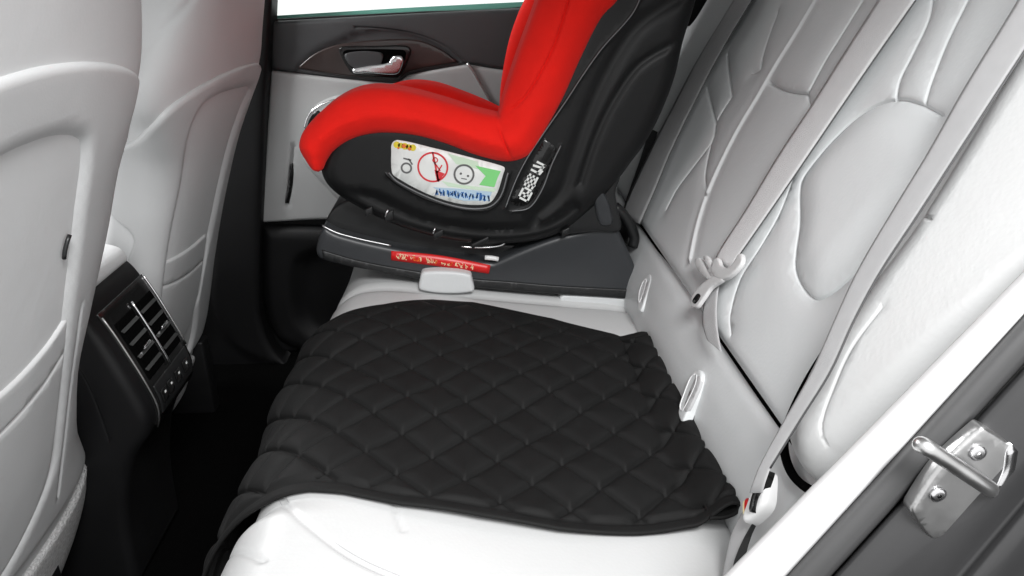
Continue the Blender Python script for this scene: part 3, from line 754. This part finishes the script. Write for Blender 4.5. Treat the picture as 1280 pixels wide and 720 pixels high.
# white foot and plate between base and cushion
patch('base_foot', side(.20), side(.20).ms([(526, 343), (530, 339), (560, 338), (587, 342), (590, 348), (591, 364), (526, 362)]), H=.006, R=.006, depth=.10, res=.012, mat=leather, parent=cs, step=.004)
patch('base_foot', side(.222), side(.222).ms([(700, 371), (706, 368), (780, 372), (785, 376), (785, 388), (700, 382)]), H=.005, R=.005, depth=.10, res=.012, mat=leather, parent=cs, step=.004)
# shell
XS = .212; S = side(XS)
sh_px = [(402, 196), (405, 222), (420, 240), (445, 256), (480, 274), (520, 289), (570, 300), (620, 304), (668, 300), (705, 287), (735, 264), (762, 237), (790, 200), (806, 178), (826, 140), (843, 95), (853, 52), (866, 10), (885, -60), (900, -100, 'c'), (760, -100, 'c'), (745, -40), (715, 40), (690, 110), (650, 165), (600, 170), (540, 150), (480, 145), (430, 155)]
gr1 = cr(S.ms([(420, 235), (470, 240), (530, 268), (600, 280), (680, 275), (720, 250), (728, 262), (700, 284), (620, 297), (520, 283), (440, 250)], .02), .01, True)
shell = patch('shell', S, S.ms(sh_px), H=.022, R=.030, depth=.05, res=.009, mat=shell_black, parent=cs,
    seams=[(S.ms([(803, -8), (790, 18), (753, 60), (730, 92), (707, 127), (682, 163), (660, 196), (645, 225), (632, 259)], .02), .0016, -.0032),
           (S.ms([(700, 182), (690, 205), (676, 238), (660, 258), (640, 264)], .02), .0014, -.002),
           (S.ms([(860, -10), (800, 30), (770, 70), (740, 130), (715, 200), (700, 240), (670, 270)], .02), .010, .006),
           (S.ms([(850, 50), (800, 80), (770, 120), (745, 170), (725, 230)], .02), .006, .005),
           (S.ms([(484, 218), (496, 228), (529, 246), (562, 257), (590, 262), (613, 260), (627, 246), (636, 218)], .02), .0018, -.003)],
    extra=lambda p, d: -.006*sst(sdist(p, gr1), 0, .01))
# body of the shell across the full width and the far side wall
SB = side(XS+.045)
patch('shell_tub', SB, SB.ms([(412, 210), (430, 235), (480, 262), (570, 284), (640, 288), (700, 268), (745, 225), (790, 165), (820, 110), (835, 40), (860, -60, 'c'), (780, -60, 'c'), (735, 60), (690, 150), (650, 195), (560, 190), (480, 180), (430, 185)]), H=.0, R=.0, depth=.26, res=.03, mat=shell_soft, parent=shell)
SFR = side(.515)
patch('side_wall', SFR, SFR.ms([(440, 160), (450, 190), (520, 230), (620, 240), (690, 200), (740, 120), (760, 40), (790, -60, 'c'), (700, -60, 'c'), (665, 60), (630, 150), (540, 130), (470, 130)]), H=.012, R=.02, depth=.03, res=.02, mat=shell_black, parent=shell)
# red cover: near wing, far wing, seat and back between them
XRd = .196; RF = side(XRd)
redo = [(380, 162), (395, 145), (417, 127), (442, 115), (467, 111), (505, 115), (555, 128), (592, 140), (624, 148, 'c'), (631, 122), (641, 90), (655, 50), (668, 15), (680, -20), (700, -80, 'c'), (800, -80, 'c'), (785, -25), (773, 2), (753, 24), (727, 75), (703, 128), (673, 181), (660, 197), (640, 204), (622, 203), (592, 195), (555, 181), (517, 171), (480, 168), (455, 171), (435, 178), (417, 190), (408, 202), (401, 215), (392, 217), (380, 202), (372, 186), (374, 172)]
cover = patch('red_cover', RF, RF.ms(redo, .012), H=.030, R=.030, depth=.055, res=.008, mat=red, parent=cs, step=.005, base=-.004,
    seams=[(RF.ms([(620, 148), (625, 165), (632, 182), (642, 206)], .025), .0020, .0075), (RF.ms([(722, -40), (710, 0), (690, 60), (660, 115), (640, 137), (622, 149)], .025), .0020, .0075)],
    extra=lambda p, d: .012*sst(d, .0, .05))
FW = side(.475)
patch('far_wing', FW, FW.ms([(440, 140), (470, 118), (505, 106), (540, 107), (575, 118), (605, 130), (626, 140, 'c'), (628, 110), (638, 56), (650, 20), (664, -10), (690, -80, 'c'), (790, -80, 'c'), (750, 40), (700, 140), (640, 190), (540, 180), (460, 165)], .02), H=.03, R=.025, depth=.05, res=.012, mat=red, parent=cover, base=-.01)
MW = side(.255)
patch('seat_pad', MW, MW.ms([(425, 150), (470, 140), (540, 150), (620, 172), (660, 150), (690, 80), (720, 0), (740, -60, 'c'), (800, -60, 'c'), (745, 60), (700, 150), (650, 195), (560, 180), (440, 180)]), H=.0, R=.0, depth=.22, res=.03, mat=red, parent=cover)
# picture label on the side
LFh = .0225
lab = patch('side_label', S, S.ms([(489, 189), (490, 179), (497, 175), (538, 184), (597, 199), (626, 207), (631, 210), (629, 218), (621, 242), (611, 254), (587, 256), (562, 252), (529, 240), (496, 222), (490, 216)], LFh), H=.0012, R=.0008, depth=-.018, res=.02, base=LFh, mat=white_p, parent=shell, step=.003, label='white picture label with green patch')
LH = LFh+.0018
L_ = lambda pts: [S.m(x, y, LH) for x, y in pts]
marks('label_print', S, [L_([(560, 192), (597, 202), (600, 212), (570, 205)]), L_([(552, 226), (575, 231), (620, 236), (618, 240), (560, 233)])], LH, palegreen, lab)
marks('label_print', S, [L_([(594, 207), (626, 214), (622, 222), (618, 234), (599, 231), (607, 220)])], LH+.0002, green_p, lab)
pxm = (Vector(S.w(*S.m(541, 209, LH)))-Vector(S.w(*S.m(551, 209, LH)))).length/10
c1 = S.m(541, 209, LH); 
marks('label_print', S, ring2(c1, 18.3*pxm, 2.2*pxm) + [stroke(S.m(541, 191, LH), S.m(548, 226, LH), 2.2*pxm), L_([(543, 212), (556, 217), (549, 226), (546, 226)]), stroke(S.m(543, 203, LH), S.m(550, 213, LH), 1.6*pxm), stroke(S.m(552, 207, LH), S.m(546, 217, LH), 1.6*pxm)] + ring2(S.m(544, 200, LH), 3*pxm, 1.3*pxm, 16), LH+.0003, red_p, lab)
marks('label_print', S, ring2(S.m(580, 218, LH), 12*pxm, 2.4*pxm) + [disc2(S.m(576, 217, LH), 1.5*pxm, 10), disc2(S.m(585, 220, LH), 1.5*pxm, 10), stroke(S.m(577, 223, LH), S.m(583, 224, LH), 1.1*pxm)] + ring2(S.m(508, 210, LH), 6*pxm, 2.2*pxm, 24) + [stroke(S.m(505, 198, LH), S.m(513, 200, LH), 1.8*pxm), stroke(S.m(511, 199, LH), S.m(515, 205, LH), 1.8*pxm)], LH+.0003, grey_p, lab)
marks('label_print', S, [disc2(S.m(496+k*5, 181+k*.9, LH), (3.6 if k % 2 else 4.2)*pxm, 12) for k in range(5)], LH+.0002, yellow_p, lab)
marks('label_print', S, [disc2(S.m(505, 182.5, LH), 2.6*pxm, 10), disc2(S.m(512, 186, LH), 2.2*pxm, 10), disc2(S.m(498, 185, LH), 1.4*pxm, 10)], LH+.0005, orange_p, lab)
marks('label_print', S, [L_([(541, 234), (575, 236), (615, 240), (611, 251), (580, 251), (560, 246)])], LH, blue_pale, lab)
bl = []; rb = random.Random(11)
for k in range(15):
    x = 546+k*4.6; y = 236+k*.45
    for j in range(3): bl.append(stroke(S.m(x+rb.uniform(-1.5, 1.5), y+rb.uniform(0, 4), LH), S.m(x+rb.uniform(-1.5, 1.5), y+rb.uniform(5, 9), LH), 1.5*pxm))
marks('label_text', S, bl, LH+.0003, blue_p, lab)
# slanted emblem strip with white characters
ST = []; 
def glyph(cx, cy, kind):
    # local axes of the strip (up along the strip, across it)
    ux, uy = (.46, -.89); vx, vy = (.89, .46); out = []
    def q(a, b): return S.m(cx+ux*a+vx*b, cy+uy*a+vy*b, LH)
    w = 2.7*pxm
    if kind == 0: segs = [((-7, -6), (-7, 6)), ((-7, 6), (7, 6)), ((7, 6), (7, -6)), ((7, -6), (-7, -6)), ((0, -3), (0, 3)), ((-3, 0), (4, 2))]
    elif kind == 1: segs = [((-7, -5), (7, -5)), ((-7, 0), (7, 0)), ((-7, 5), (7, 5)), ((-3, -6), (-3, 6)), ((4, -6), (4, 3))]
    else: segs = [((-6, -6), (-6, 2)), ((-6, 2), (6, 6)), ((6, 6), (6, -4)), ((0, -6), (2, 4)), ((-6, 5), (-2, 6))]
    return [stroke(q(*a), q(*b), w) for a, b in segs]
em = patch('emblem_strip', S, S.ms([(697, 186, 'c'), (674, 238), (660, 256), (644, 257), (638, 250), (650, 230), (681, 172, 'c')], .0235), H=.001, R=.0008, depth=-.018, res=.01, base=.0215, mat=gloss_black, parent=shell, step=.003)
marks('emblem_text', S, glyph(657, 243, 0)+glyph(664, 227, 1)+glyph(673, 210, 2), .0232, white_p, em)
HP = .0225
for q in ([(803, -8), (790, 18), (753, 60), (730, 92), (707, 127), (682, 163), (660, 196), (645, 225), (632, 259)],
          [(701, 182), (690, 205), (677, 238), (661, 260), (640, 264)]):
    tube('edge_piping', c3([S.P(x, y, HP+.002) for x, y in q]), .0011, piping_grey, shell)
tube('label_rim', c3([S.P(x, y, HP+.001) for x, y in [(486, 216), (495, 226), (529, 244), (562, 256), (590, 261), (613, 258), (626, 245), (635, 216)]]), .0013, piping_grey, shell)
# small latches and levers under the shell
for px, py, w_, h_, m_ in ((487, 268, 7, 5, base_dark), (462, 262, 6, 4, base_dark), (548, 291, 8, 4, base_dark), (600, 301, 14, 3, base_dark), (706, 288, 6, 4, base_dark)):
    V = []; Fc = []
    box_vf(S.w(*S.m(px, py, .01), .012), Vector((.010, 0, 0)), Vector((0, w_*.0011, -w_*.0005)), Vector((0, 0, h_*.0016)), V, Fc)
    bevel(link_mesh('latch', V, Fc, m_, shell), .002)
for a, b in (((481, 271), (485, 262)), ((541, 292), (544, 285))):
    tube('latch_trim', [S.P(*a, .026), S.P(*b, .026)], .0014, chrome, shell)
tube('release_lever', c3([B2.P(x, y, .03) for x, y in ((577, 308), (590, 309), (612, 309), (628, 306), (633, 301))]), .0022, chrome, shell)
tube('adjuster_knob', c3([B.P(x, y, .012) for x, y in ((606, 322), (615, 322.5), (623, 324))]), .0045, ivory, base)
tube('indicator', [B.P(708, 285, .012), B.P(715, 282, .012)], .003, red_p, base); tube('indicator', [B.P(725, 280, .012), B.P(732, 278, .012)], .003, ivory, base)
# pivot bracket and rear arm
patch('pivot_bracket', B, B.ms([(742, 222), (748, 208), (760, 200), (771, 205), (776, 220), (770, 240), (773, 262), (776, 288), (750, 290), (700, 292), (700, 276), (738, 240)], .022), H=.008, R=.006, depth=.06, res=.012, base=.016, mat=base_dark, parent=base)
patch('bracket_arm', B, B.ms([(743, 244), (752, 238), (760, 250), (766, 270), (766, 282), (751, 282)], .032), H=.006, R=.006, depth=-.01, res=.01, base=.024, mat=base_grey, parent=base)
cpt = B.P(759, 214, .027)
tube('pivot_bolt', [cpt+Vector((.004, 0, 0)), cpt, cpt-Vector((.002, 0, 0))], [.009, .009, .006], satin, base, 16)
tube('anchor_arm', c3([B2.P(x, y, .0) for x, y in ((768, 258), (780, 270), (789, 285), (793, 298), (791, 308))]), .010, base_dark, base)
# black tether running into the seat crease
tag(strap('tether_strap', [BP.P(x, y, .03) for x, y in ((812, 160), (800, 200), (786, 240), (776, 275), (772, 300))], [BP.P(x, y, .03) for x, y in ((822, 165), (812, 205), (800, 245), (790, 275), (784, 305))], .002, webbing_black), 'black webbing strap behind the child seat going into the seat crease', 'strap')

# ================================================================== SEAT BELTS
def on(fr, pts, h): return [fr.P(x, y, h) for x, y in pts]
b1 = thing('seat_belt', 'grey seat belt beside the child seat, farthest of the three belts', 'seat belt', (.5, -.1, .3), 'rear seat belts')
strap('belt_webbing', on(BP, [(990, -150), (925, -15), (903, 23), (885, 52), (862, 92), (840, 135), (820, 173), (790, 235), (775, 270)], .042), on(BP, [(1025, -150), (955, -30), (940, 0), (907, 55), (880, 105), (840, 187), (818, 240), (800, 280)], .038), .0016, webbing, b1)
b2 = thing('seat_belt', 'pale seat belt crossing the middle of the backrest with its tongue hanging at the crease', 'seat belt', (.1, -.1, .2), 'rear seat belts')
strap('belt_webbing', on(BP, [(1215, -210), (1133, -60), (1110, -20), (1045, 82), (1015, 130), (972, 195), (932, 262), (896, 318), (893, 330)], .036), on(BP, [(1262, -210), (1180, -60), (1145, 0), (1100, 64), (1060, 122), (1000, 210), (960, 268), (925, 318), (912, 336)], .036), .0016, webbing_pale, b2)
def edge_shade_line(fr, pts, h, par): tube('edge_shade', c3([fr.P(x, y, h) for x, y in pts], .008), .0009, edge_dark, par, 6)  # dark tube stands in for the shade along a belt's edge
edge_shade_line(BP, [(1145, 0), (1100, 64), (1060, 122), (1000, 210), (960, 268), (925, 318)], .0366, b2)
edge_shade_line(BP, [(940, 0), (907, 55), (880, 105), (840, 187), (818, 240), (800, 280)], .0386, b1)
# tongue
TP = Fr((0, -.045, .095), (-1, 0, 0), (0, -.42, .907))
def link_ring(name, pts, r, mat, parent, h=.045): return tube(name, c3([TP.P(x, y, h) for x, y in pts], .002, True), r, mat, parent, 10)
tpl = patch('tongue', TP, TP.ms([(888, 336), (892, 324), (897, 322), (901, 331), (908, 334), (916, 329), (922, 318), (927, 317), (927, 328), (916, 342), (904, 349), (893, 346)], .045), H=.0025, R=.0022, depth=-.040, res=.005, base=.043, mat=satin_pale, parent=b2, step=.002)
patch('tongue_blade', TP, TP.ms([(896, 343), (903, 349), (888, 360), (878, 374), (870, 384), (862, 381), (865, 368), (876, 355), (887, 347)], .045), H=.0025, R=.0020, depth=-.040, res=.005, base=.0425, mat=satin_pale, parent=b2, step=.002)
patch('tongue_slot', TP, TP.ms([(871, 367), (875, 370), (869, 379), (865, 376)], .046), H=.0003, R=.0, depth=-.044, res=.005, base=.0452, mat=gloss_black, parent=b2, step=.002)
patch('belt_guide', TP, TP.ms([(867, 324), (872, 321), (880, 332), (890, 346), (885, 350), (875, 342), (868, 333)], .045), H=.0025, R=.0018, depth=-.038, res=.005, base=.041, mat=satin_pale, parent=b2, step=.002)
patch('belt_guide', TP, TP.ms([(878, 320), (883, 319), (889, 331), (892, 343), (888, 345), (882, 332)], .045), H=.0025, R=.0016, depth=-.040, res=.005, base=.042, mat=satin_pale, parent=b2, step=.002)
strap('lower_webbing', on(BP, [(889, 350), (884, 365), (879, 385), (878, 405), (884, 425)], .035), on(BP, [(903, 345), (898, 362), (896, 385), (897, 410), (902, 440)], .035), .0016, webbing, b2)

b3 = thing('seat_belt', 'wide pale seat belt nearest the camera, running down to a red-button buckle', 'seat belt', (-.35, -.1, .2), 'rear seat belts')
strap('belt_webbing', on(BP, [(1440, -290), (1325, -90), (1265, 12), (1205, 110), (1160, 190), (1110, 272), (1070, 341), (1042, 402), (1015, 463), (981, 524), (948, 585), (937, 616)], .068), on(BP, [(1525, -310), (1400, -110), (1340, -25), (1280, 65), (1205, 180), (1150, 265), (1100, 341), (1067, 402), (1039, 463), (1001, 524), (963, 585), (953, 616)], .068), .0016, webbing, b3)
edge_shade_line(BP, [(1340, -25), (1280, 65), (1205, 180), (1150, 265), (1100, 341), (1067, 402), (1039, 463), (1001, 524), (963, 585)], .0686, b3)
NB = Fr((-.36, 0, 0), (0, -1, 0), (0, 0, 1))
NBF = Fr((0, .02, .03), (-1, 0, 0), (0, -.42, .907))
bk = patch('buckle', NBF, NBF.ms([(962, 590), (963, 612), (960, 632), (950, 645), (936, 655), (932, 650), (940, 625), (948, 605)], .02), H=.006, R=.005, depth=-.012, res=.006, base=.02, mat=ivory, parent=b3, step=.003)
patch('tongue_edge', NBF, NBF.ms([(960, 588), (955, 605), (946, 622), (941, 640), (938, 640), (942, 620), (950, 603)], .028), H=.002, R=.002, depth=-.02, res=.006, base=.029, mat=gloss_black, parent=bk, step=.003)
patch('release_button', NBF, NBF.ms([(932, 622), (936, 624), (938, 638), (936, 647), (932, 645), (930, 634)], .02), H=.003, R=.002, depth=-.014, res=.006, base=.018, mat=red_sticker, parent=bk, step=.003)
patch('button_rim', NBF, NBF.ms([(928, 624), (931, 623), (932, 634), (931, 646), (928, 645), (927, 634)], .02), H=.003, R=.002, depth=-.014, res=.006, base=.017, mat=cream_p, parent=bk, step=.003)
strap('lower_webbing', on(NBF, [(943, 650), (930, 672), (918, 700), (912, 730), (908, 760)], .018), on(NBF, [(950, 648), (940, 668), (932, 695), (926, 725), (920, 760)], .012), .0016, webbing_black, b3)
strap('buckle_sleeve', on(NBF, [(928, 640), (915, 665), (908, 695), (902, 730), (900, 760)], .010), on(NBF, [(944, 650), (932, 672), (922, 700), (916, 730), (912, 760)], .010), .003, webbing, b3)

# ================================================================== NEAR DOOR APERTURE
ap = thing('door_frame', 'white inner trim and dark painted door frame in the lower right corner', 'door frame', (-.64, .1, 0))
def lined(x, p0, p1, e0=.35, e1=.35):
    f = side(x); a = Vector(f.P(*p0)); b = Vector(f.P(*p1)); d = (b-a).normalized(); return a-d*e0, b+d*e1
# each line of the stepped jamb: lateral position and the photo points it passes
Ls = [(-.600, (908, 716), (1280, 338)), (-.612, (905, 727), (1280, 343)), (-.622, (930, 722), (1280, 366)), (-.627, (960, 722), (1280, 384)), (-.628, (980, 720), (1280, 391)), (-.624, (984, 720), (1280, 394))]
def ruled(name, lines, mat, th, parent, n=40, crown=0.0):
    rows = [[a.lerp(b, k/n) for k in range(n+1)] for a, b in lines]
    return sheet(name, rows, mat, parent, th)
def densify(Ls, m=5):
    out = []
    P0 = cr([(l[0], *l[1]) for l in Ls], 6); P1 = cr([(l[0], *l[2]) for l in Ls], 6)
    k = m*(len(Ls)-1)+1
    t0 = np.linspace(0, 1, len(P0)); t1 = np.linspace(0, 1, len(P1))
    for i in range(k):
        u = i/(k-1)
        a = [np.interp(u, t0, P0[:, j]) for j in range(3)]; b = [np.interp(u, t1, P1[:, j]) for j in range(3)]
        out.append(lined(a[0], (a[1], a[2]), (b[1], b[2])))
    return out
ruled('inner_trim', densify(Ls), trimwhite, -.003, ap)
Lr = [(-.626, (982, 721), (1280, 393)), (-.634, (990, 720), (1280, 399)), (-.640, (1005, 720), (1280, 415)), (-.642, (1025, 720), (1280, 440)), (-.640, (1036, 720), (1280, 452)), (-.632, (1040, 720), (1280, 456))]
ruled('rubber_seal', densify(Lr), rubber, -.003, ap)
Lp = [(-.630, (1038, 720), (1280, 455)), (-.640, (1045, 720), (1280, 462)), (-.650, (1090, 720), (1280, 510)), (-.655, (1150, 720), (1280, 580)), (-.656, (1195, 720), (1280, 632)), (-.660, (1206, 720), (1280, 645)), (-.668, (1214, 720), (1280, 652)), (-.672, (1240, 720), (1280, 676)), (-.68, (1300, 720), (1300, 720)), ]
Lp = Lp[:-1] + [(-.676, (1290, 720), (1320, 686)), (-.70, (1340, 720), (1370, 686))]
ruled('painted_jamb', densify(Lp), paint_dark, -.003, ap)
# striker
stx = -.650; T_ = side(stx)
sk = thing('door_striker', 'bright metal door striker bolted to the dark door frame', 'door striker', tuple(T_.P(1195, 600)))
# plane tilted a little so the plate follows the jamb
def TS(px, py, h=0.0): return T_.P(px, py, h)
pl1 = patch('striker_plate', T_, T_.ms([(1184, 566), (1220, 534), (1226, 531, ), (1262, 554), (1265, 562), (1256, 592), (1245, 612), (1205, 648), (1166, 670), (1156, 666), (1136, 638), (1137, 630), (1164, 588)], .0), H=.003, R=.0022, depth=.0065, res=.006, base=.001, mat=satin, parent=sk, step=.0015)
patch('striker_flange', T_, T_.ms([(1243, 606, 'c'), (1252, 586), (1256, 562), (1262, 553, 'c'), (1270, 562, 'c'), (1264, 592), (1250, 618, 'c')], .003), H=.0016, R=.0, depth=.006, res=.01, base=.0035, mat=chrome, parent=sk, step=.0015)
lpp = [T_.P(1186, 578, .003)]
tube('striker_loop', c3([T_.P(1153, 557, .004), T_.P(1152, 556, .010), T_.P(1158, 559, .014), T_.P(1195, 583, .014), T_.P(1228, 605, .013), T_.P(1236, 610, .009), T_.P(1237, 612, .002)], .002), .0054, satin, sk, 14)
def screw(px, py, m1, big):
    c = TS(px, py, .0045); n = T_.n
    o = tube('screw', [c, c+n*.0012, c+n*.0020, c+n*.0021], [.0056, .0056, .0040, .0030], m1, sk, 20)
    tube('screw_socket', [c+n*.0019, c+n*.0023], .0016, gloss_black if big else satin, o, 6)
    return o
screw(1222, 566, chrome, False); screw(1172, 618, chrome, True)

# ================================================================== FLOOR
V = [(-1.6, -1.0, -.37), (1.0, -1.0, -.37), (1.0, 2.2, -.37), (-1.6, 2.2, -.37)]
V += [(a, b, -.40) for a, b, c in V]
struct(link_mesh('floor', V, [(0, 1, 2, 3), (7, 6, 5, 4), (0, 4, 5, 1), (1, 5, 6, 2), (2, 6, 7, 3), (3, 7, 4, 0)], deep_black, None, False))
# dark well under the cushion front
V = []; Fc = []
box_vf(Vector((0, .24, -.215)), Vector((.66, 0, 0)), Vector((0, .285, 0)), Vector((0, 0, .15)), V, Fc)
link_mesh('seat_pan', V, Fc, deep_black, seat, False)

roof = []
for i in range(13):
    x = -.60+i*1.32/12; u = (x-.06)/.66
    roof.append([(x, -.75+j*2.6/10, .86-.06*u*u-.03*((j-5)/5)**2) for j in range(11)])
tag(sheet('added_roof_lining', roof, door_light, None, .02), 'pale roof lining above the cabin, out of view, added to cut the overhead light', 'roof lining')  # unseen roof added to block the even sky light
# ================================================================== LIGHT
w = bpy.data.worlds.new('World'); sc.world = w; w.use_nodes = True
bg = w.node_tree.nodes['Background']; bg.inputs[0].default_value = (1, 1, 1, 1); bg.inputs[1].default_value = WORLD = 1.0
def area(name, loc, target, size, power, col=(1, 1, 1), sy=None):
    l = bpy.data.lights.new(name, 'AREA'); l.energy = power; l.size = size; l.color = col
    if sy: l.shape = 'RECTANGLE'; l.size_y = sy
    o = bpy.data.objects.new(name, l); C.objects.link(o); o.location = loc
    o.rotation_euler = (Vector(target)-Vector(loc)).to_track_quat('-Z', 'Y').to_euler()
    return o
area('door_softbox', (-1.38, .0, 1.35), (-.15, .1, .1), .55, 33)
area('front_softbox', (.42, 1.15, .76), (-.05, -.15, .15), .22, 8)
sc.cycles.max_bounces = 8; sc.cycles.diffuse_bounces = 4
sc.view_settings.view_transform = 'Standard'; sc.view_settings.look = 'None'; sc.view_settings.exposure = 0.27; sc.view_settings.gamma = 1
